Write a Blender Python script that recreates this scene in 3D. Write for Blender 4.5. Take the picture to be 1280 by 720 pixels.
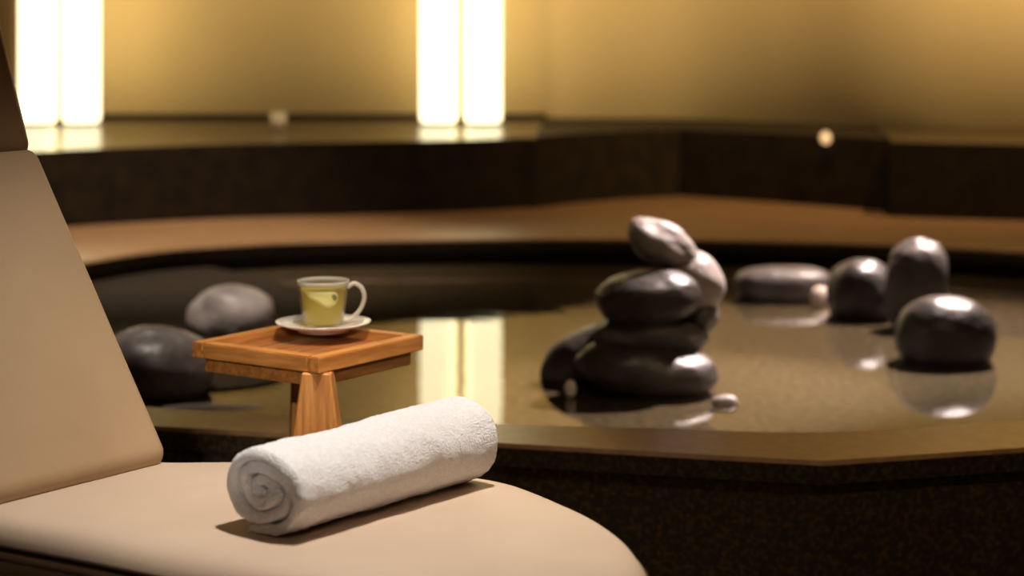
import bpy, bmesh, math, random
from mathutils import Vector, Matrix, noise
random.seed(7)
PI = math.pi
SC = bpy.context.scene
COL = SC.collection
for o in list(bpy.data.objects):
    bpy.data.objects.remove(o)

# ------------------------------------------------------------------ camera
HC, F = 1.17, 2600.0
cd = bpy.data.cameras.new('camera')
cam = bpy.data.objects.new('camera', cd); COL.objects.link(cam)
cam.location = (0, 0, HC); cam.rotation_euler = (PI/2, 0, 0)
cd.sensor_width = 36; cd.lens = F/1280*36; cd.shift_y = -0.28125
cd.clip_start = 0.05; cd.clip_end = 60
cd.dof.use_dof = True; cd.dof.focus_distance = 3.25; cd.dof.aperture_fstop = 2.8
SC.camera = cam

# ------------------------------------------------------------------ look, world, lights
vs = SC.view_settings
vs.view_transform = 'Standard'; vs.look = 'None'; vs.gamma = 1; vs.use_curve_mapping = False
vs.exposure = 0.0
w = bpy.data.worlds.new('world'); SC.world = w; w.use_nodes = True
w.node_tree.nodes['Background'].inputs[0].default_value = (1.0, 0.72, 0.42, 1)
w.node_tree.nodes['Background'].inputs[1].default_value = 0.02

def spot(name, loc, target, power, color, size_deg, blend=0.6, radius=0.03):
    l = bpy.data.lights.new(name, 'SPOT'); l.energy = power; l.color = color
    l.spot_size = math.radians(size_deg); l.spot_blend = blend; l.shadow_soft_size = radius
    o = bpy.data.objects.new(name, l); COL.objects.link(o)
    o.location = loc
    o.rotation_euler = (Vector(target)-Vector(loc)).to_track_quat('-Z', 'Y').to_euler()
    return o
WARM = (1.0, 0.80, 0.58); NEUT = (1.0, 0.92, 0.84)
KEY = spot('key_downlight', (0.12, 2.99, 2.72), (-0.20, 3.05, 0.45), 268, NEUT, 50, 1.0, 0.022)
spot('table_downlight', (-0.1, 2.75, 2.72), (-0.36, 3.74, 0.52), 125, NEUT, 17, 0.7, 0.022)
spot('table_fill', (-0.45, -1.2, 2.1), (-0.364, 3.7, 0.44), 300, NEUT, 7, 0.9, 0.03)  # unseen fill spot added behind the camera to brighten the table sides
spot('pool_downlight', (1.6, 6.3, 2.72), (0.45, 5.15, 0.4), 1500, (1, .80, .74), 26, 0.8, 0.04)
spot('pool_downlight', (1.9, 6.9, 2.72), (1.14, 5.95, 0.3), 1500, (1, .80, .74), 42, 0.8, 0.04)
spot('pool_downlight', (-0.9, 5.1, 2.72), (-0.9, 5.4, 0.3), 330, (1, .84, .74), 32, 0.8, 0.04)
spot('coping_downlight', (-1.2, 7.4, 2.72), (-1.2, 7.4, 0.3), 520, (1, .86, .74), 60, 0.9, 0.06)
spot('coping_downlight', (1.2, 7.9, 2.72), (1.0, 7.9, 0.3), 95, (1, .70, .42), 90, 0.9, 0.06)
spot('wall_downlight', (2.2, 7.6, 2.72), (2.1, 9.6, 0.9), 330, (1, .76, .42), 110, 0.9, 0.08)
spot('wall_downlight', (-0.9, 7.8, 2.72), (-0.9, 10.0, 0.8), 120, (1, .76, .42), 110, 0.9, 0.08)
spot('rim_downlight', (0.9, 3.0, 2.72), (0.75, 3.9, 0.1), 75, (1, .72, .44), 66, 0.9, 0.06)
spot('front_fill', (0.3, 0.6, 2.75), (0.4, 3.9, 0.2), 30, (1, .74, .48), 120, 1.0, 0.15)  # unseen fill light added to lift the dark granite face

# ------------------------------------------------------------------ materials
def mat(name):
    m = bpy.data.materials.new(name); m.use_nodes = True
    nt = m.node_tree; b = nt.nodes['Principled BSDF']
    return m, nt, b
def noise_col(nt, b, c1, c2, scale, detail=6, lo=.35, hi=.65, vec='Object', sc3=None):
    tc = nt.nodes.new('ShaderNodeTexCoord'); n = nt.nodes.new('ShaderNodeTexNoise')
    n.inputs['Scale'].default_value = scale; n.inputs['Detail'].default_value = detail
    src = tc.outputs[vec]
    if sc3:
        mp = nt.nodes.new('ShaderNodeMapping'); mp.inputs['Scale'].default_value = sc3
        nt.links.new(src, mp.inputs['Vector']); src = mp.outputs[0]
    nt.links.new(src, n.inputs['Vector'])
    r = nt.nodes.new('ShaderNodeValToRGB')
    r.color_ramp.elements[0].position = lo; r.color_ramp.elements[0].color = (*c1, 1)
    r.color_ramp.elements[1].position = hi; r.color_ramp.elements[1].color = (*c2, 1)
    nt.links.new(n.outputs[0], r.inputs[0]); nt.links.new(r.outputs[0], b.inputs['Base Color'])
    return src, n, r
def bump(nt, b, src, scale, strength, dist=.002, detail=5, tex='noise'):
    if tex == 'noise':
        n = nt.nodes.new('ShaderNodeTexNoise'); n.inputs['Detail'].default_value = detail; out = n.outputs[0]
    else:
        n = nt.nodes.new('ShaderNodeTexVoronoi'); out = n.outputs[0]
    n.inputs['Scale'].default_value = scale
    nt.links.new(src, n.inputs['Vector'])
    bp = nt.nodes.new('ShaderNodeBump'); bp.inputs['Strength'].default_value = strength; bp.inputs['Distance'].default_value = dist
    nt.links.new(out, bp.inputs['Height']); nt.links.new(bp.outputs[0], b.inputs['Normal'])
def simple(name, c1, c2, scale, rough, bscale=None, bstr=.3, bdist=.002, sc3=None, lo=.35, hi=.65, spec=.5, tex='noise', metal=0):
    m, nt, b = mat(name)
    src, _, _ = noise_col(nt, b, c1, c2, scale, lo=lo, hi=hi, sc3=sc3)
    b.inputs['Roughness'].default_value = rough
    b.inputs['Specular IOR Level'].default_value = spec
    b.inputs['Metallic'].default_value = metal
    if bscale: bump(nt, b, src, bscale, bstr, bdist, tex=tex)
    return m

M_WALL = simple('beige_plaster', (.62, .45, .21), (.67, .49, .235), 1.2, .8, 60, .1, .001)
M_DARKPANEL = simple('brown_panel', (.10, .055, .02), (.13, .07, .03), 4, .5)
M_CEIL = simple('ceiling_paint', (.22, .15, .08), (.25, .17, .09), 3, .9)
M_FLOOR = simple('floor_stone', (.05, .035, .02), (.08, .055, .03), 8, .5, 40, .2)
M_GRANITE = simple('dark_granite', (.024, .014, .005), (.10, .062, .025), 95, .55, 120, .4, .002, lo=.45, hi=.8, spec=.3)
M_DARKSTONE = simple('dark_stone', (.010, .0055, .002), (.019, .011, .004), 14, .65, 60, .2, spec=.15)
M_POLISHED = simple('polished_stone', (.03, .018, .008), (.05, .032, .014), 20, .22, spec=.12)
M_COPING = simple('brown_coping_stone', (.15, .078, .032), (.22, .118, .05), 38, .34, 140, .25, .001)
M_POOLFLOOR = simple('pool_pebble_floor', (.03, .021, .015), (.11, .08, .058), 42, .7, 40, .8, .01, lo=.38, hi=.62)
M_DARKBED = simple('dark_bed', (.006, .004, .002), (.03, .018, .009), 55, .85, 60, .9, .008, lo=.4, hi=.7, spec=.08)
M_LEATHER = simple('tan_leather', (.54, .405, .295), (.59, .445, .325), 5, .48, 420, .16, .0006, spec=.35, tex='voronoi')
M_LEATHERSHADE = simple('tan_leather_shaded', (.38, .25, .135), (.42, .28, .155), 5, .5, 420, .16, .0006, spec=.35, tex='voronoi')  # tan leather again, darkened so back and shell look less lit
M_BROWNLEATHER = simple('dark_brown_leather', (.17, .095, .04), (.21, .115, .05), 5, .5, 420, .2, .0006, spec=.3, tex='voronoi')
M_PIPING = simple('dark_piping', (.03, .015, .008), (.04, .02, .01), 10, .45)
M_SEAM = simple('light_seam_thread', (.42, .27, .14), (.48, .31, .17), 30, .5)
M_METAL = simple('dark_metal', (.05, .04, .03), (.06, .05, .04), 8, .35, metal=.8)
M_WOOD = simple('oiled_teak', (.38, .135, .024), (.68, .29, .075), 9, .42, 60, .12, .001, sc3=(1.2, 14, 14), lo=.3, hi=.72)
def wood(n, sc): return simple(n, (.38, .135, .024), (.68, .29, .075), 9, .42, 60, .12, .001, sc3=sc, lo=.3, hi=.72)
M_SLATSHADE = simple('oiled_teak_shaded', (.26, .08, .018), (.46, .17, .045), 9, .45, 60, .12, .001, sc3=(1.2, 14, 14), lo=.3, hi=.72)  # same teak, darkened to put the recess shade into the slats
M_WOODY = wood('oiled_teak_crosswise', (14, 1.2, 14)); M_WOODZ = wood('oiled_teak_upright', (14, 14, 1.2))
M_CERAMIC = simple('white_ceramic', (.82, .76, .68), (.86, .80, .72), 5, .2)

def rock_mat(name, dark, light, rough=.38):
    m, nt, b = mat(name)
    src, n, r = noise_col(nt, b, dark, light, 9, detail=10, lo=.3, hi=.7)
    b.inputs['Roughness'].default_value = rough
    bump(nt, b, src, 14, .6, .012, detail=8)
    b.inputs['Specular IOR Level'].default_value = .5
    return m
M_ROCK = rock_mat('dark_river_stone', (.018, .014, .010), (.06, .048, .040), .42)
M_ROCKL = rock_mat('pale_river_stone', (.20, .175, .155), (.44, .385, .355), .5)
M_GLINT = rock_mat('glint_stone', (.50, .40, .32), (.66, .55, .46), .5)  # pale colour that carries the small wet highlights
M_ROCKM = rock_mat('grey_river_stone', (.04, .034, .027), (.13, .11, .098), .45)

# towel
M_TOWEL, nt, b = mat('white_terry')
src, _, _ = noise_col(nt, b, (.80, .77, .76), (.90, .87, .86), 200)
b.inputs['Roughness'].default_value = .95; b.inputs['Specular IOR Level'].default_value = .1
b.inputs['Sheen Weight'].default_value = .4
bump(nt, b, src, 330, .9, .004, detail=3)

# water: clear film mixing mirror and see-through by Fresnel
M_WATER = bpy.data.materials.new('water'); M_WATER.use_nodes = True
nt = M_WATER.node_tree; nt.nodes.clear()
out = nt.nodes.new('ShaderNodeOutputMaterial'); mx = nt.nodes.new('ShaderNodeMixShader')
tr = nt.nodes.new('ShaderNodeBsdfTransparent'); tr.inputs[0].default_value = (.70, .66, .52, 1)
gl = nt.nodes.new('ShaderNodeBsdfGlossy'); gl.inputs['Roughness'].default_value = .03
fr = nt.nodes.new('ShaderNodeFresnel'); fr.inputs[0].default_value = 1.36
tc = nt.nodes.new('ShaderNodeTexCoord'); n = nt.nodes.new('ShaderNodeTexNoise'); n.inputs['Scale'].default_value = 5
bp = nt.nodes.new('ShaderNodeBump'); bp.inputs['Strength'].default_value = .06; bp.inputs['Distance'].default_value = .01
nt.links.new(tc.outputs['Object'], n.inputs['Vector']); nt.links.new(n.outputs[0], bp.inputs['Height'])
nt.links.new(bp.outputs[0], gl.inputs['Normal'])
nt.links.new(fr.outputs[0], mx.inputs[0]); nt.links.new(tr.outputs[0], mx.inputs[1]); nt.links.new(gl.outputs[0], mx.inputs[2])
nt.links.new(mx.outputs[0], out.inputs[0])

def glow(name, col, strength):
    m, nt, b = mat(name)
    b.inputs['Base Color'].default_value = (*col, 1)
    b.inputs['Emission Color'].default_value = (*col, 1); b.inputs['Emission Strength'].default_value = strength
    return m
M_GLOW = glow('lit_paper_shade', (1.0, .88, .54), 3.1)
M_GLOWS = glow('small_lamp_lens', (1.0, .64, .30), 1.0)
M_GLOWD = glow('dim_lamp_lens', (1.0, .62, .36), 2.2)

M_GLINTGLOW = glow('ledge_glint_glow', (.9, .55, .35), .22)  # glow for the added ledge glint

# glass of the cup
def glassy(name, tint, milk, milkcol):
    m = bpy.data.materials.new(name); m.use_nodes = True
    nt = m.node_tree; nt.nodes.clear()
    out = nt.nodes.new('ShaderNodeOutputMaterial')
    t = nt.nodes.new('ShaderNodeBsdfTransparent'); t.inputs[0].default_value = (*tint, 1)
    g = nt.nodes.new('ShaderNodeBsdfGlossy'); g.inputs['Roughness'].default_value = .06
    lw = nt.nodes.new('ShaderNodeLayerWeight'); lw.inputs[0].default_value = .5
    f = nt.nodes.new('ShaderNodeMath'); f.operation = 'POWER'; f.inputs[1].default_value = 4
    nt.links.new(lw.outputs['Facing'], f.inputs[0])
    d = nt.nodes.new('ShaderNodeBsdfDiffuse'); d.inputs[0].default_value = (*milkcol, 1)
    tl = nt.nodes.new('ShaderNodeBsdfTranslucent'); tl.inputs[0].default_value = (*milkcol, 1)
    a = nt.nodes.new('ShaderNodeMixShader'); a.inputs[0].default_value = .5
    nt.links.new(d.outputs[0], a.inputs[1]); nt.links.new(tl.outputs[0], a.inputs[2])
    x = nt.nodes.new('ShaderNodeMixShader'); x.inputs[0].default_value = milk
    nt.links.new(t.outputs[0], x.inputs[1]); nt.links.new(a.outputs[0], x.inputs[2])
    y = nt.nodes.new('ShaderNodeMixShader'); nt.links.new(f.outputs[0], y.inputs[0])
    nt.links.new(x.outputs[0], y.inputs[1]); nt.links.new(g.outputs[0], y.inputs[2])
    nt.links.new(y.outputs[0], out.inputs[0])
    return m
M_GLASS = glassy('cup_glass', (.98, .98, .96), .08, (.95, .92, .85))
M_HANDLE = glassy('handle_glass', (.95, .95, .9), .7, (.95, .90, .78))
M_TEA = glassy('green_tea', (.96, .88, .24), .62, (.80, .65, .05))
M_LEMON = simple('lemon_flesh', (.98, .92, .25), (1.0, .97, .40), 60, .4)
M_RIND = simple('lemon_rind', (.92, .72, .05), (.96, .80, .08), 40, .4)
M_LEAF = simple('tea_leaf', (.10, .13, .02), (.22, .24, .04), 50, .5)

# ------------------------------------------------------------------ helpers
def link(name, me, m=None, parent=None, smooth=True):
    o = bpy.data.objects.new(name, me); COL.objects.link(o)
    if m: me.materials.append(m)
    if smooth:
        for p in me.polygons: p.use_smooth = True
    if parent: o.parent = parent
    return o
def from_bm(name, bm, m=None, parent=None, smooth=True):
    bmesh.ops.recalc_face_normals(bm, faces=bm.faces)
    me = bpy.data.meshes.new(name); bm.to_mesh(me); bm.free()
    return link(name, me, m, parent, smooth)
def tag(o, label=None, cat=None, group=None, kind=None):
    if label: o['label'] = label
    if cat: o['category'] = cat
    if group: o['group'] = group
    if kind: o['kind'] = kind
    return o
def empty(name, loc, rz=0, label=None, cat=None, group=None):
    o = bpy.data.objects.new(name, None); COL.objects.link(o)
    o.empty_display_size = .05
    o.location = loc; o.rotation_euler = (0, 0, rz)
    return tag(o, label, cat, group)
def box(bm, x0, x1, y0, y1, z0, z1, M=None, bev=0):
    r = bmesh.ops.create_cube(bm, size=1)
    vs_ = r['verts']
    for v in vs_:
        v.co = Vector(((x0+x1)/2+v.co.x*(x1-x0), (y0+y1)/2+v.co.y*(y1-y0), (z0+z1)/2+v.co.z*(z1-z0)))
    if bev:
        es = list({e for v in vs_ for e in v.link_edges})
        rr = bmesh.ops.bevel(bm, geom=es, offset=bev, segments=2, affect='EDGES')
        vs_ = list({v for f in rr['faces'] for v in f.verts} | {v for v in vs_ if v.is_valid})
    if M is not None:
        for v in vs_: v.co = M @ v.co
def prism(bm, pts, z0, z1):
    lo = [bm.verts.new((x, y, z0)) for x, y in pts]; hi = [bm.verts.new((x, y, z1)) for x, y in pts]
    n = len(pts)
    bm.faces.new(hi); bm.faces.new(lo[::-1])
    for i in range(n):
        bm.faces.new((lo[i], lo[(i+1) % n], hi[(i+1) % n], hi[i]))
def lathe(bm, prof, n=48, cx=0, cy=0, close=False):
    rings = []
    for r, z in prof:
        if r < 1e-6: rings.append([bm.verts.new((cx, cy, z))]); continue
        rings.append([bm.verts.new((cx+r*math.cos(2*PI*k/n), cy+r*math.sin(2*PI*k/n), z)) for k in range(n)])
    prs = list(zip(rings[:-1], rings[1:]))
    if close: prs.append((rings[-1], rings[0]))
    for a, c in prs:
        for k in range(n):
            k2 = (k+1) % n
            if len(a) == 1 and len(c) == 1: continue
            if len(a) == 1: bm.faces.new((a[0], c[k], c[k2]))
            elif len(c) == 1: bm.faces.new((a[k], c[0], a[k2]))
            else: bm.faces.new((a[k], c[k], c[k2], a[k2]))
def tube(bm, pts, r, n=10, closed=False, sy=1.0, fixed=None):
    P = [Vector(p) for p in pts]; N = len(P); rings = []
    up = Vector((0, 0, 1)); 
    for i, p in enumerate(P):
        a = P[(i-1) % N] if (closed or i) else P[0]; c = P[(i+1) % N] if (closed or i < N-1) else P[-1]
        t = (c-a).normalized()
        ref = Vector(fixed) if fixed else up if abs(t.dot(up)) < .95 else Vector((1, 0, 0))
        s = t.cross(ref).normalized(); q = s.cross(t)
        rr = r[i] if isinstance(r, (list, tuple)) else r
        rings.append([bm.verts.new(p+s*rr*math.cos(2*PI*k/n)+q*rr*sy*math.sin(2*PI*k/n)) for k in range(n)])
    m = N if closed else N-1
    for i in range(m):
        a, c = rings[i], rings[(i+1) % N]
        for k in range(n): bm.faces.new((a[k], a[(k+1) % n], c[(k+1) % n], c[k]))
    if not closed:
        bm.faces.new(rings[0][::-1]); bm.faces.new(rings[-1])
def catmull(pts, sub=8, closed=True):
    n = len(pts); out = []
    rng = n if closed else n-1
    for i in range(rng):
        g = (lambda k: Vector(pts[k % n])) if closed else (lambda k: Vector(pts[min(max(k, 0), n-1)]))
        p0, p1, p2, p3 = g(i-1), g(i), g(i+1), g(i+2)
        for s in range(sub):
            t = s/sub
            out.append(0.5*((2*p1)+(p2-p0)*t+(2*p0-5*p1+4*p2-p3)*t*t+(3*p1-p0-3*p2+p3)*t**3))
    if not closed: out.append(Vector(pts[-1]))
    return out

# ------------------------------------------------------------------ the room
def struct_box(name, x0, x1, y0, y1, z0, z1, m):
    bm = bmesh.new(); box(bm, x0, x1, y0, y1, z0, z1)
    return tag(from_bm(name, bm, m, smooth=False), kind='structure')
struct_box('floor', -4.5, 4.8, -2.5, 10.6, -.1, 0, M_FLOOR)
struct_box('ceiling', -4.5, 4.8, -2.5, 10.6, 2.8, 2.9, M_CEIL)
struct_box('wall_left', -4.6, -4.5, -2.5, 10.6, 0, 2.8, M_DARKPANEL)
struct_box('wall_right', 4.8, 4.9, -2.5, 10.6, 0, 2.8, M_WALL)
struct_box('wall_front', -4.5, 4.8, -2.6, -2.5, 0, 2.8, M_DARKPANEL)
bm = bmesh.new()
prism(bm, [(-4.5, 10.03), *[tuple(p) for p in catmull([(.3, 10.03), (.80, 9.98), (1.25, 9.68), (1.68, 9.36), (2.1, 9.20), (2.9, 9.05), (4.8, 8.9)], 8, False)], (4.8, 10.6), (-4.5, 10.6)], 0, 2.8)
tag(from_bm('wall_back', bm, M_WALL), kind='structure')
struct_box('trim_1', -3.2, -2.325, 9.7, 10.03, .599, 2.8, M_DARKPANEL)

# far dark low walls behind the pool coping
FARB = [(-3.4, 5.6), (-2.75, 6.55), (-2.25, 7.3), (-1.74, 7.88), (-1.42, 8.10), (-1.08, 8.26), (-.61, 8.38), (-.2, 8.50), (.03, 8.62)]
MIDB = [(.03, 8.62), (.27, 8.86), (.50, 9.04), (.74, 9.17), (1.10, 8.90), (1.54, 8.54)]
RIGB = [(1.51, 8.29), (2.0, 8.14), (2.8, 7.9), (3.6, 7.2)]
fb = [tuple(p) for p in catmull(FARB, 6, False)]
def ledge(name, front, back, z0, z1, top_m):
    bm = bmesh.new(); prism(bm, front+back, z0, z1)
    o = from_bm(name, bm, M_DARKSTONE, smooth=False)
    o.data.materials.append(top_m)
    for p in o.data.polygons:
        if p.normal.z > .9: p.material_index = 1
    return tag(o, kind='structure')
ledge('wall_back_low_left', fb, [(.10, 8.62), (.16, 10.03), (-4.5, 10.03), (-4.5, 5.6)], 0, .599, M_POLISHED)
ledge('wall_back_low_middle', [(.10, 8.66)]+MIDB[1:], [(1.60, 9.42), (.80, 10.02), (.16, 10.03)], 0, .601, M_DARKSTONE)
ledge('wall_back_low_right', RIGB, [(4.8, 7.2), (4.8, 8.9), (2.6, 9.12), (1.68, 9.28), (1.61, 9.33), (1.545, 8.5)], 0, .604, M_POLISHED)

bm = bmesh.new(); box(bm, -2.47, .16, 10.005, 10.03, .599, .622)
tag(from_bm('baseboard_back', bm, M_DARKSTONE, smooth=False), kind='structure')

# ------------------------------------------------------------------ pool
INNER = [(-1.44, 6.81), (-1.22, 7.18), (-.95, 7.36), (-.69, 7.46), (-.116, 7.52), (.35, 7.52), (.75, 7.49), (1.30, 7.36), (1.755, 7.13),
         (2.3, 6.7), (2.6, 6.1), (2.55, 5.4), (2.2, 4.85), (1.65, 4.52), (1.05, 4.28), (.624, 4.165), (.3, 4.20), (-.033, 4.246), (-.4, 4.32), (-.765, 4.42),
         (-1.2, 4.62), (-1.6, 5.0), (-1.78, 5.5), (-1.74, 6.1), (-1.6, 6.5)]
OUTN = [(3.6, 7.2), (3.5, 6.0), (3.2, 5.1), (2.6, 4.55), (1.9, 4.27), (.987, 4.01), (.584, 3.893), (.30, 3.965), (-.031, 4.054), (-.4, 4.125), (-.729, 4.214),
        (-1.4, 4.38), (-2.1, 4.7), (-2.8, 5.1), (-3.4, 5.6)]
OUTER = OUTN + fb[1:-1] + MIDB[:-1] + [(1.52, 8.53)] + RIGB[:-1]
inner = [tuple(p) for p in catmull(INNER, 4)]
CEN = Vector((.3, 5.8))
def ray(poly, ang):
    d = Vector((math.cos(ang), math.sin(ang))); best = None
    for i in range(len(poly)):
        a = Vector(poly[i])-CEN; e = Vector(poly[(i+1) % len(poly)])-CEN-a
        det = d.x*(-e.y)+d.y*e.x
        if abs(det) < 1e-12: continue
        t = (a.x*(-e.y)+a.y*e.x)/det; s = (d.x*a.y-d.y*a.x)/det
        if t > 0 and -1e-9 <= s <= 1+1e-9 and (best is None or t < best): best = t
    return CEN+d*best
angs = sorted([2*PI*k/240 for k in range(240)] + [math.atan2(y-CEN.y, x-CEN.x) % (2*PI) for x, y in OUTN])
angs = [a for i, a in enumerate(angs) if i == 0 or a-angs[i-1] > 1e-4]
RI = [ray(inner, a) for a in angs]; RO = [ray(OUTER, a) for a in angs]
pool = empty('pool', (.3, 5.8, 0), 0, 'wide low round-edged stone pool with stones standing in its shallow water', 'pool')
pool_inv = Matrix.Translation((-.3, -5.8, 0))
def ringmesh(loops, closed=True):
    bm = bmesh.new(); R_ = []
    for L, z in loops: R_.append([bm.verts.new((p[0]-.3, p[1]-5.8, z)) for p in L])
    prs = list(zip(R_[:-1], R_[1:]))+([(R_[-1], R_[0])] if closed else [])
    N = len(angs)
    for a, c in prs:
        for k in range(N): bm.faces.new((a[k], a[(k+1) % N], c[(k+1) % N], c[k]))
    return bm
def off(L, d):
    return [p+(CEN-p).normalized()*d for p in L]
ZR, ZW, ZB = .306, .230, .212
cop = from_bm('coping', ringmesh([(off(RO, .004), ZR-.045), (RO, ZR-.008), (off(RO, .006), ZR), (off(RI, -.006), ZR), (RI, ZR-.008), (RI, ZR-.045)]), M_COPING, pool, smooth=False)
cop.data.materials.append(M_GRANITE)
for p in cop.data.polygons:
    if p.normal.z < .5: p.material_index = 1
from_bm('outer_wall', ringmesh([(off(RO, .012), 0), (off(RO, .012), ZR-.045), (off(RO, .10), ZR-.045), (off(RO, .10), 0)]), M_GRANITE, pool, smooth=False)
from_bm('basin_wall', ringmesh([(off(RI, -.012), 0), (off(RI, -.012), ZR-.045), (off(RI, -.08), ZR-.045), (off(RI, -.08), 0)]), M_DARKSTONE, pool, smooth=False)
bm = bmesh.new()
top = [bm.verts.new((p.x-.3, p.y-5.8, ZB)) for p in off(RI, -.02)]; bm.faces.new(top)
bmesh.ops.triangulate(bm, faces=bm.faces)
from_bm('basin_floor', bm, M_POOLFLOOR, pool, smooth=False)
bm = bmesh.new()
bm.faces.new([bm.verts.new((p.x, p.y, ZW)) for p in off(RI, -.011)])
bmesh.ops.triangulate(bm, faces=bm.faces)
tag(from_bm('pool_water', bm, M_WATER, smooth=False), 'still shallow water filling the stone pool and mirroring the tall lamps', 'water', kind='stuff')

# ------------------------------------------------------------------ rocks
def px(x, y, z):
    d = F*(HC-z)/y
    return Vector(((x-640)/F*d, d, z))
def rock(label, cx, d, w, dep, z0, z1, m, seed, amp=.16, tilt=(0, 0, 0), cut=None, name='river_stone', pre=(1, 1, 1), pw=.95):
    """stone: centre pixel column cx at distance d, width/depth in m, from height z0 to z1"""
    x = (cx-640)/F*d
    if cut is None: cut = .16 if z0 <= ZB+.03 else .05
    bm = bmesh.new(); bmesh.ops.create_icosphere(bm, subdivisions=5, radius=1)
    sd = Vector((seed*3.1, seed*1.7, seed*.9))
    R = Matrix.Rotation(tilt[1], 3, 'Y') @ Matrix.Rotation(tilt[0], 3, 'X') @ Matrix.Rotation(tilt[2], 3, 'Z')
    for v in bm.verts:
        n_ = v.co.copy()
        k = 1+amp*noise.noise(n_*.9+sd)*1.6+amp*.35*noise.noise(n_*2.3+sd)+.012*noise.noise(n_*7+sd)
        q = n_*k; q = Vector((q.x*pre[0], q.y*pre[1], q.z*pre[2]))
        q = Vector([math.copysign(abs(c)**pw, c) for c in q])
        v.co = R @ q
    zs = [v.co.z for v in bm.verts]; xs = [v.co.x for v in bm.verts]; ys = [v.co.y for v in bm.verts]
    for v in bm.verts:
        v.co.x = ((v.co.x-min(xs))/(max(xs)-min(xs))-.5)*w
        v.co.y = ((v.co.y-min(ys))/(max(ys)-min(ys))-.5)*dep
        v.co.z = (max((v.co.z-min(zs))/(max(zs)-min(zs)), cut)-cut)/(1-cut)*(z1-z0)
    o = from_bm(name, bm, m)
    o.location = (x, d, z0)
    return tag(o, label, 'stone')
def zat(y, d): return HC-y*d/F
def wpx(w, d): return w*d/F
rock('rounded pale grey stone in the water just left of the tea table', 288, 5.85, wpx(110, 5.85), .20, ZB, zat(357, 5.85), M_ROCKL, 1, .10, (0, .12, 0))
rock('dark grey stone in the water between chair back and tea table', 196, 5.0, wpx(140, 5.0), .24, ZB, zat(408, 5.0), M_ROCKM, 2, .10, (0, .10, 0))
# the stack
D = 5.07
rock('low black stone forming the left foot of the stone stack', 732, D+.14, wpx(118, D), .20, ZB, zat(402, D+.14), M_ROCK, 3, .12, (0, -.45, 0), pre=(1.4, 1, .8))
rock('broad dark stone at the base of the stone stack', 808, D, wpx(180, D), .26, ZB, zat(422, D), M_ROCK, 4, .12, (0, .12, 0), pre=(1.4, 1, .8))
rock('upper dark stone under the flat middle stone of the stack', 812, D+.04, wpx(150, D), .22, zat(448, D), zat(392, D), M_ROCKM, 5, .16, (0, .1, 0))
rock('small pinkish stone wedged under the right side of the stack', 874, D+.09, wpx(52, D), .14, zat(420, D), zat(378, D), M_ROCKM, 15, .12, (0, .2, 0))
rock('big flat dark stone lying across the middle of the stack', 810, D+.01, wpx(134, D), .23, zat(408, D), zat(336, D), M_ROCK, 6, .10, (0, -.08, 0), pre=(1.3, 1, .7))
rock('round pinkish grey stone leaning at the right top of the stack', 868, D+.07, wpx(80, D), .15, zat(388, D), zat(317, D), M_ROCKL, 7, .08, (0, .35, 0), pre=(1.2, 1, .9))
rock('pale angular stone crowning the stone stack', 830, D+.06, wpx(90, D), .13, zat(341, D), zat(275, D), M_ROCKL, 8, .16, (0, .38, 0), pre=(1.7, 1, .8))
# right group
rock('flat pale slab of stone low in the water', 980, 6.62, wpx(122, 6.62), .20, ZB, zat(333, 6.62), M_ROCKM, 9, .05, (0, 0, 0), cut=.1, pw=.7)
rock('low dark stone between the pale slab and the upright stone', 1078, 6.25, wpx(88, 6.25), .22, ZB, zat(322, 6.25), M_ROCK, 10, .12, (0, .1, 0))
rock('tall upright grey stone standing near the far pool edge', 1147, 6.05, wpx(82, 6.05), .16, ZB, zat(297, 6.05), M_ROCKM, 11, .16, (0, .1, 0))
rock('large smooth round dark stone farthest right in the water', 1181, 5.50, wpx(126, 5.50), .25, ZB, zat(369, 5.50), M_ROCK, 12, .07, (0, .12, 0), cut=.2)
rock('small pale highlight modelled as a stone in the water right of the stone stack', 906, 4.86, wpx(34, 4.86), .05, ZB, ZW+.018, M_ROCKL, 13, .1, name='glint_pebble')  # added stone shape standing in for a whitish reflected highlight
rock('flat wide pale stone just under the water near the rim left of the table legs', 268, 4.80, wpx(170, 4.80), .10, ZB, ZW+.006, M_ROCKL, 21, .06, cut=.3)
rock('small pale highlight modelled as a stone at the right end of the pale slab', 1026, 6.46, wpx(25, 6.46), .05, ZB, zat(358, 6.46), M_GLINT, 22, .08, name='glint_pebble')  # pinkish wet highlight put in as a pale solid
rock('tiny yellowish highlight modelled as a stone at the left foot of the stone stack', 713, 4.93, wpx(15, 4.93), .03, ZB+.02, zat(475, 4.93), M_GLINT, 23, .08, name='glint_pebble')  # yellowish reflection put in as a tiny pale solid
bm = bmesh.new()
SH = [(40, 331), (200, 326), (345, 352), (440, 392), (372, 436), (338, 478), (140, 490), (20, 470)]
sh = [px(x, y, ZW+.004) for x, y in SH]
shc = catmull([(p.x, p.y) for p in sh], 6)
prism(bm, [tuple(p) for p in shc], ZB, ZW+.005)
tag(from_bm('darkening_shelf', bm, M_DARKBED, smooth=False), 'dark bed added to darken the water at the left side of the pool around two stones', 'darkening bed', kind='stuff')  # added dark sheet that hides the wall's reflection in the water

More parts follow.
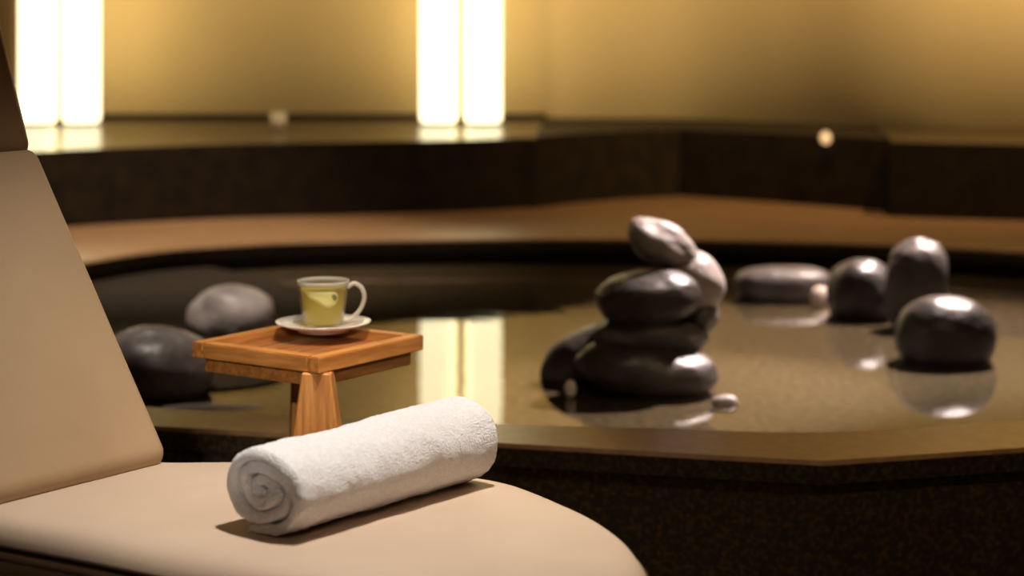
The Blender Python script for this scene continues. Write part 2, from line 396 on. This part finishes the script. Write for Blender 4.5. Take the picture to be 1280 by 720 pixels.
# ------------------------------------------------------------------ lamps on the ledge
def cyl_lamp(x, y, label, r=.084):
    t = empty('column_lamp', (x, y, .599), 0, label, 'lamp', 'tall glowing column lamps')
    bm = bmesh.new(); lathe(bm, [(0, .0), (r*.96, .0), (r*.96, .012), (0, .012)], 40)
    from_bm('base', bm, M_METAL, t, smooth=False)
    bm = bmesh.new(); lathe(bm, [(r*.93, .012), (r, .03), (r, 1.45), (r*.95, 1.47)], 40)
    from_bm('lamp_shade', bm, M_GLOW, t)
    bm = bmesh.new(); lathe(bm, [(0, 1.47), (r*.96, 1.47), (r*.96, 1.485), (0, 1.485)], 40)
    from_bm('top_cap', bm, M_METAL, t, smooth=False)
YL = 9.55
for cxp, lab in ((47, 'tall glowing column lamp farthest left, beside the chair back'),
                 (102, 'tall glowing column lamp second from left, touching the leftmost one'),
                 (548, 'tall glowing column lamp in mid picture, left one of its pair'),
                 (604, 'tall glowing column lamp in mid picture, right one of its pair')):
    cyl_lamp((cxp-640)/F*YL, YL, lab)

def spotlet(cxp, cyp, y, label, m, r=.012, tilt=0, rz=0):
    x = (cxp-640)/F*y; z = HC-cyp*y/F
    t = empty('recessed_light', (x, y, z), rz, label, 'light')
    t.rotation_euler = (tilt, 0, rz)
    bm = bmesh.new(); lathe(bm, [(r, 0), (r*1.5, 0), (r*1.55, .006), (r*1.05, .008)], 24, close=True)
    for v in bm.verts: v.co = Matrix.Rotation(PI/2, 3, 'X') @ v.co
    from_bm('bezel', bm, M_METAL, t)
    bm = bmesh.new(); lathe(bm, [(0, .001), (r*1.02, .001), (r*1.02, .005), (0, .007)], 24)
    for v in bm.verts: v.co = Matrix.Rotation(PI/2, 3, 'X') @ v.co
    from_bm('lens', bm, m, t)
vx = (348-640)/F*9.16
vt = empty('ledge_glint', (vx, 9.16, .599), 0, 'small dim glowing shape added as a glint on the far ledge between the lamps', 'glint')  # added glow imitating a faint glint on the polished ledge
bm = bmesh.new(); lathe(bm, [(0, 0), (.030, 0), (.036, .075), (.033, .075), (.028, .006), (0, .006)], 28); from_bm('glint_shell', bm, M_HANDLE, vt)
bm = bmesh.new(); lathe(bm, [(0, .007), (.024, .007), (.026, .05), (0, .052)], 28); from_bm('glint_core', bm, M_GLINTGLOW, vt)
nrm = math.atan2(-(1.54-1.10), -(8.90-8.54))  # wall face direction
yy = 8.53+ (1.54-1.345)/(1.54-1.10)*(8.90-8.54)
spotlet(1033, 172, 8.685, 'small bright round light set in the dark wall at right', M_GLOWS, .026, 0, -math.atan2(.36, .44))

# ------------------------------------------------------------------ side table
TC = Vector((-.364, 3.727)); TA = math.atan2(.823, .567); TZ = .564; H = .147
tb = empty('side_table', (TC.x, TC.y, 0), TA, 'small square teak side table with slatted top carrying the tea cup', 'table')
bm = bmesh.new(); fw = .027; th = .0275
box(bm, -H, H, -H, -H+fw, TZ-th, TZ, bev=.0018); box(bm, -H, H, H-fw, H, TZ-th, TZ, bev=.0018)
from_bm('top_rail', bm, M_WOOD, tb, smooth=False)
bm = bmesh.new()
box(bm, -H+.0, -H+fw, -H+fw+.0005, H-fw-.0005, TZ-th, TZ-.0002, bev=.0018); box(bm, H-fw, H, -H+fw+.0005, H-fw-.0005, TZ-th, TZ-.0002, bev=.0018)
from_bm('end_rail', bm, M_WOODY, tb, smooth=False)
ns = 5; span = 2*(H-fw); sw = span/ns
for i in range(ns):
    y0 = -H+fw+i*sw
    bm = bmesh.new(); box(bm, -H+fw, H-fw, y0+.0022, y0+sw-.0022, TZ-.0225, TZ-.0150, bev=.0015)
    from_bm('slat', bm, M_SLATSHADE, tb, smooth=False)
bm = bmesh.new(); A = H-.016; at_ = .016
box(bm, -A, A, -A, -A+at_, TZ-th-.026, TZ-th, bev=.002); box(bm, -A, A, A-at_, A, TZ-th-.026, TZ-th, bev=.002)
box(bm, -A, -A+at_, -A+at_, A-at_, TZ-th-.026, TZ-th, bev=.002); box(bm, A-at_, A, -A+at_, A-at_, TZ-th-.026, TZ-th, bev=.002)
from_bm('apron', bm, M_WOOD, tb, smooth=False)
bm = bmesh.new(); box(bm, -H+fw-.008, H-fw+.008, -H+fw-.008, H-fw+.008, TZ-.0270, TZ-.0228)  # hidden board added to stop light slits through the slats
from_bm('light_stop', bm, M_WOOD, tb, smooth=False)
# pedestal: four tapering boards round a core
bm = bmesh.new(); box(bm, -A+at_, A-at_, -.02, .02, TZ-th-.024, TZ-th-.001, bev=.001); box(bm, -.02, .02, -A+at_, A-at_, TZ-th-.0235, TZ-th-.0015)
from_bm('cross_brace', bm, M_WOOD, tb, smooth=False)
def taper(bm, cx, cy, w0, w1, t0, t1, z0, z1, rot):
    r = bmesh.ops.create_cube(bm, size=1); M = Matrix.Rotation(rot, 3, 'Z')
    for v in r['verts']:
        k = v.co.z+.5
        ww = w0+(w1-w0)*k; tt = t0+(t1-t0)*k
        v.co = M @ Vector((v.co.x*ww, v.co.y*tt, z0+(z1-z0)*k))+Vector((cx, cy, 0))
for sg in (-1, 1):
    bm = bmesh.new(); q = sg*(A-.004)
    taper(bm, q, q, .20 if sg < 0 else .06, .050 if sg < 0 else .03, .046, .036, .0, TZ-th-.0005, -PI/4-(.30 if sg < 0 else 0))
    bmesh.ops.bevel(bm, geom=bm.edges[:], offset=.0025, segments=1, affect='EDGES')
    from_bm('leg', bm, M_WOODZ, tb, smooth=False)
bm = bmesh.new(); box(bm, -.165, .165, -.02, .02, .07, .11, Matrix.Rotation(PI/4, 3, 'Z'), bev=.002)
from_bm('stretcher', bm, M_WOOD, tb, smooth=False)

# ------------------------------------------------------------------ saucer, cup, lemon
SX, SY = (404-640)/F*3.81, 3.81
sa = empty('saucer', (SX, SY, TZ), 0, 'round white saucer under the glass tea cup on the side table', 'saucer')
bm = bmesh.new()
lathe(bm, [(0, .004), (.040, .004), (.043, 0), (.047, 0), (.050, .005), (.070, .010), (.0870, .0165), (.0872, .0185), (.068, .0135), (.048, .0095), (.0, .009)], 64)
from_bm('plate', bm, M_CERAMIC, sa)
CUPZ = TZ+.0092
cup = empty('tea_cup', (SX, SY, CUPZ), 0, 'clear glass cup of green tea with a curved handle', 'cup')
bm = bmesh.new(); hb = .083
lathe(bm, [(0, 0), (.032, 0), (.0355, .003), (.041, .03), (.0455, .06), (.0483, hb), (.0475, hb+.001), (.0468, hb), (.0438, .06), (.0392, .03), (.034, .006), (0, .005)], 64)
from_bm('cup_body', bm, M_GLASS, cup)
bm = bmesh.new()
lathe(bm, [(0, .0056), (.0335, .0062), (.0376, .03), (.0413, .06), (.0423, .073), (0, .073)], 64)
from_bm('tea', bm, M_TEA, cup)
bm = bmesh.new(); lathe(bm, [(.0474, .0755), (.0484, hb+.0003), (.0476, hb+.0013), (.0463, .0755)], 64, close=True)
from_bm('rim', bm, M_HANDLE, cup)
bm = bmesh.new()
hp = catmull([(.0455, 0, .072), (.058, 0, .079), (.072, 0, .070), (.0765, 0, .052), (.068, 0, .030), (.052, 0, .015), (.0385, 0, .013)], 6, False)
tube(bm, hp, .0042, 12, sy=1.3, fixed=(0, 1, 0))
o = from_bm('handle', bm, M_HANDLE, cup)
cup.rotation_euler = (0, 0, -.12)
ls = empty('lemon_slice', (SX, SY, CUPZ), 0, 'bright yellow lemon slice floating inside the tea', 'lemon slice')
def wrap(outline, extra, thick):
    """a thin slice lying against the inside of the cup: outline in (degrees from the front, height)"""
    bm = bmesh.new(); lay = []
    c = (sum(p[0] for p in outline)/len(outline), sum(p[1] for p in outline)/len(outline))
    for t in (extra, extra+thick):
        rings = []
        for k in (1, .66, .33):
            row = []
            for an, z in outline:
                an2 = c[0]+(an-c[0])*k; z2 = c[1]+(z-c[1])*k
                r = .0335+(.0423-.0335)*(z2-.006)/.063+t+.0004*k
                row.append(bm.verts.new((r*math.sin(math.radians(an2)), -r*math.cos(math.radians(an2)), z2)))
            rings.append(row)
        r = .0335+(.0423-.0335)*(c[1]-.006)/.063+t
        cvv = bm.verts.new((r*math.sin(math.radians(c[0])), -r*math.cos(math.radians(c[0])), c[1]))
        n = len(outline)
        for q, w_ in zip(rings[:-1], rings[1:]):
            for k in range(n): bm.faces.new((q[k], q[(k+1) % n], w_[(k+1) % n], w_[k]))
        for k in range(n): bm.faces.new((rings[-1][k], rings[-1][(k+1) % n], cvv))
        lay.append(rings[0])
    for k in range(n): bm.faces.new((lay[0][k], lay[0][(k+1) % n], lay[1][(k+1) % n], lay[1][k]))
    return bm
arc = [tuple(p) for p in catmull([(-46, .0665), (-20, .0675), (10, .0675), (34, .0665), (44, .058), (38, .046), (22, .0405), (8, .043), (-8, .050), (-28, .057)], 5)]
from_bm('flesh', wrap(arc, .0008, .0007), M_LEMON, ls)
rim_ = [(x_, z_-.0015) for x_, z_ in arc]
low = [p for p in rim_ if p[1] < .060]
bm = bmesh.new()
tube(bm, [((.0335+.0088*(z-.006)/.063+.0014)*math.sin(math.radians(an)), -(.0335+.0088*(z-.006)/.063+.0014)*math.cos(math.radians(an)), z) for an, z in low], .0006, 6)
from_bm('rind', bm, M_RIND, ls)
lf = from_bm('tea_leaf', wrap([(26, .060), (31, .0635), (37, .061), (41, .055), (36, .0505), (30, .053)], .0017, .0005), M_LEAF)
lf.location = (SX, SY, CUPZ)
tag(lf, 'small dark green leaf floating in the tea at right', 'leaf')

# ------------------------------------------------------------------ lounge chair
U = Vector((.58, .815, 0)).normalized(); V = Vector((.815, -.58, 0)).normalized()
CA = math.atan2(V.y, V.x)
CO = Vector((-.54, 3.21, 0))
ch = empty('lounge_chair', CO, CA, 'tan leather lounge chair with reclined back holding a rolled towel', 'chair')
SZ = .45
OUT = [(-.13, -.01), (-.05, .055), (.03, .12), (.12, .18), (.24, .228), (.38, .262), (.50, .262), (.62, .210), (.73, .145), (.84, .050), (.925, -.065), (.955, -.17),
       (.92, -.26), (.82, -.325), (.65, -.352), (.43, -.358), (.20, -.366), (.0, -.376), (-.12, -.36), (-.16, -.18)]
out_ = [Vector((p.x, p.y)) for p in catmull(OUT, 6)]
cen = Vector((.38, -.08))
def seat_ring(s, z):   # s: inward inset in metres
    return [Vector((*(p+(cen-p).normalized()*s), z)) for p in out_]
bm = bmesh.new()
prof = [(.035, SZ-.085), (.012, SZ-.078), (.000, SZ-.060), (.0, SZ-.045), (.006, SZ-.026), (.018, SZ-.012), (.036, SZ-.004), (.06, SZ-.001), (.09, SZ)]
rings = [[bm.verts.new(v) for v in seat_ring(s, z)] for s, z in prof]
base = seat_ring(.09, SZ)
for k in (.85, .7, .55, .4, .25, .1):
    rings.append([bm.verts.new(Vector((cen.x+(v.x-cen.x)*k, cen.y+(v.y-cen.y)*k, SZ))) for v in base])
N = len(out_)
for a, c in zip(rings[:-1], rings[1:]):
    for k in range(N): bm.faces.new((a[k], a[(k+1) % N], c[(k+1) % N], c[k]))
cv = bm.verts.new((cen.x, cen.y, SZ))
for k in range(N): bm.faces.new((rings[-1][k], rings[-1][(k+1) % N], cv))
bm.faces.new(rings[0][::-1])
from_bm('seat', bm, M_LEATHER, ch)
bm = bmesh.new()
prof = [(.010, SZ-.086), (-.004, SZ-.10), (.0, SZ-.15), (.03, SZ-.20), (.08, SZ-.215)]
rings = [[bm.verts.new(v) for v in seat_ring(s, z)] for s, z in prof]
for a, c in zip(rings[:-1], rings[1:]):
    for k in range(N): bm.faces.new((a[k], a[(k+1) % N], c[(k+1) % N], c[k]))
bm.faces.new(rings[0]); bm.faces.new(rings[-1][::-1])
from_bm('seat_shell', bm, M_LEATHERSHADE, ch)
bm = bmesh.new(); tube(bm, seat_ring(.0035, SZ-.035), .0045, 8, True)
tag(from_bm('piping', bm, M_PIPING, ch), 'thin dark piping round the seat edge')
bm = bmesh.new(); tube(bm, seat_ring(.001, SZ-.046), .005, 8, True)
from_bm('edge_welt', bm, M_LEATHER, ch)
for (a_, b_) in ((.10, .02), (.10, -.27), (.72, -.0), (.72, -.22)):
    bm = bmesh.new(); bmesh.ops.create_cone(bm, cap_ends=True, segments=20, radius1=.012, radius2=.018, depth=SZ-.213)
    for v in bm.verts: v.co += Vector((a_, b_, (SZ-.213)/2))
    from_bm('leg', bm, M_METAL, ch)
# cushions of the back: local frame w (up the back), b (width), n (thickness towards sitter)
def cushion(name, p0, dirw, L, b0, b1, thick, m, parent, round_=.035, bulge=.006, taperb=0.0, pw=5.0):
    nn = Vector((dirw.z, 0, -dirw.x)).normalized()      # faces +a and up
    if nn.x < 0: nn = -nn
    bm = bmesh.new(); nu, nv_ = 56, 48
    top = []; bot = []
    def edge(s):   # 0 at edges 1 inside
        return 1
    for side in (1, -1):
        g = []
        for i in range(nu+1):
            row = []
            for j in range(nv_+1):
                u = -1+2*i/nu; v = -1+2*j/nv_
                # concentrate samples near the edges
                u = math.sin(u*PI/2); v = math.sin(v*PI/2)
                # rounded-rect mapping
                hl = L/2; hb_ = (b1-b0)/2
                x = u*hl; y = v*hb_
                rr = round_
                qx = max(abs(x)-(hl-rr), 0); qy = max(abs(y)-(hb_-rr), 0)
                d_ = math.hypot(qx, qy)
                if qx > 0 and qy > 0 and d_ > 0:
                    mx_ = max(qx, qy)/d_
                    qx2, qy2 = qx*mx_, qy*mx_
                    x = math.copysign(hl-rr+qx2, x); y = math.copysign(hb_-rr+qy2, y); d_ = math.hypot(qx2, qy2)
                e = min(d_/rr, 1)
                h = thick/2*math.sqrt(max(0, 1-e**2.2))
                h += bulge*(1-u*u)*(1-v*v)+.0012*noise.noise(Vector((x*9, y*9, 3)))*min(1, 2-2*e)
                yy_ = y*(1-taperb*(u+1)/2)
                P = Vector((p0[0], (b0+b1)/2+yy_, p0[1]))+dirw*(x+hl)+nn*(side*h)
                row.append(bm.verts.new(P))
            g.append(row)
        for i in range(nu):
            for j in range(nv_):
                q = (g[i][j], g[i+1][j], g[i+1][j+1], g[i][j+1])
                bm.faces.new(q if side > 0 else q[::-1])
    bmesh.ops.remove_doubles(bm, verts=bm.verts, dist=1e-5)
    return from_bm(name, bm, m, parent)
th_ = math.radians(33); W1 = Vector((-math.sin(th_), 0, math.cos(th_)))
T1 = .075
n1 = Vector((math.cos(th_), 0, math.sin(th_)))
p0 = (-.5*T1*n1.x-.0, SZ-.5*T1*n1.z+.006)
cushion('backrest', p0, W1,   .575, -.36, .032, T1, M_LEATHERSHADE, ch, round_=.028)
th2 = math.radians(20); W2 = Vector((-math.sin(th2), 0, math.cos(th2)))
p1 = (p0[0]+W1.x*.558, p0[1]+W1.z*.558)
cushion('headrest', p1, W2, .30, -.36, .024, .07, M_BROWNLEATHER, ch, round_=.03)
def hp_(t, b_): return (p1[0]+W2.x*t+.0335*math.cos(th2), b_, p1[1]+W2.z*t+.0335*math.sin(th2))
bm = bmesh.new(); tube(bm, [hp_(.02, .004), hp_(.10, .004), hp_(.20, .002), hp_(.28, -.004)], .0022, 8)
tag(from_bm('seam', bm, M_SEAM, ch), 'light stitched seam along the dark headrest')
# frame behind the back
bm = bmesh.new()
for b_ in (-.28, -.06):
    tube(bm, [(p0[0]-.03-.03, b_, SZ-.16), (p0[0]-.045, b_, SZ+.02), (p0[0]-.045+W1.x*.55, b_, SZ+.02+W1.z*.53), (p1[0]-.045+W2.x*.25, b_, p1[1]+W2.z*.25)], .011, 10)
from_bm('back_frame', bm, M_METAL, ch)

# ------------------------------------------------------------------ rolled towel
A0 = Vector((-.342, 2.80, SZ)); A1 = Vector((-.073, 3.13, SZ))
ax = (A1-A0); LT = ax.length; ang = math.atan2(ax.y, ax.x)
RT = .0635
def spiral(turns, r_out, t, n):
    """centre line of the rolled cloth, from the inside out"""
    pts = []
    for i in range(n+1):
        a = turns*2*PI*i/n
        r = r_out-t/2-(turns*2*PI-a)/(2*PI)*t*1.03
        pts.append((a, max(r, .002)))
    return pts
def make_towel():
    tk = .0165; turns = 3.25; n = 300
    sp = spiral(turns, RT, tk, n)
    end = math.radians(-75)           # the free edge tucks under at the near right
    nl = 110
    bm = bmesh.new()
    # closed section: outside line then inside line back
    sec = []
    a_end = sp[-1][0]
    for a, r in sp: sec.append((a, r, +1))
    for a, r in reversed(sp): sec.append((a, r, -1))
    rows = []
    for j in range(nl+1):
        s = j/nl
        x = LT*s
        row = []
        for a, r, sd in sec:
            k = (a/a_end)
            hw = tk/2*(.94)
            # round the cloth edge at both ends of the roll
            e = min(s, 1-s)*LT
            rnd = min(e/.010, 1); hw *= math.sqrt(max(0, 1-(1-rnd)**2))*.72+.28
            # thin at the free edge
            tail = min((a_end-a)/.25, 1); hw *= max(.25, tail)
            rr = r+sd*hw
            A = (a-a_end)*1.0+end
            cx_ = rr*math.cos(A); cz_ = rr*math.sin(A)
            # unevenness: slow along the roll
            wv = 1+.03*noise.noise(Vector((s*3.0, 1.3, .2)))+.035*noise.noise(Vector((s*4, math.cos(A)*1.2, math.sin(A)*1.2)))*(k**2)
            wv *= 1+.09*s
            cx_ *= wv*(1.40-.27*s); cz_ *= wv
            # each layer ends at its own place, telescoping a little
            dx = .007*noise.noise(Vector((a*.35, 5, 0)))*(1-2*s)+.004*math.sin(a*1.7)*(1-2*s)
            if k < .9: dx += .006*(1-k)*(1-2*s)
            row.append((x+dx, cx_, cz_))
        rows.append(row)
    zmin = min(p[2] for r in rows for p in r)
    m_ = len(sec)
    V_ = []
    for r in rows:
        # every section rests on the seat: flatten the belly slightly
        zm = min(p[2] for p in r)
        V_.append([bm.verts.new((p[0], p[1], max(p[2]-zm-.0035, 0.0)+.0018)) for p in r])
    for j in range(nl):
        a_, c_ = V_[j], V_[j+1]
        for k in range(m_):
            bm.faces.new((a_[k], a_[(k+1) % m_], c_[(k+1) % m_], c_[k]))
    # end caps as strips between the outer and inner line
    for r, flip in ((V_[0], False), (V_[-1], True)):
        for k in range(n):
            q = (r[k], r[k+1], r[m_-2-k], r[m_-1-k])
            bm.faces.new(q if flip else q[::-1])
    bmesh.ops.recalc_face_normals(bm, faces=bm.faces)
    bm.normal_update()
    for v in bm.verts:
        p = v.co
        d_ = .0012*noise.noise(p*90)+.0010*noise.noise(p*230)+.0022*noise.noise(p*28)
        v.co = p+v.normal*d_
        v.co.z = max(v.co.z, .0016)
    return from_bm('rolled_towel', bm, M_TOWEL)
tw = make_towel()
tw.location = (A0.x, A0.y, SZ); tw.rotation_euler = (0, 0, ang)
tag(tw, 'white terry towel rolled up and lying across the tan leather seat', 'towel')
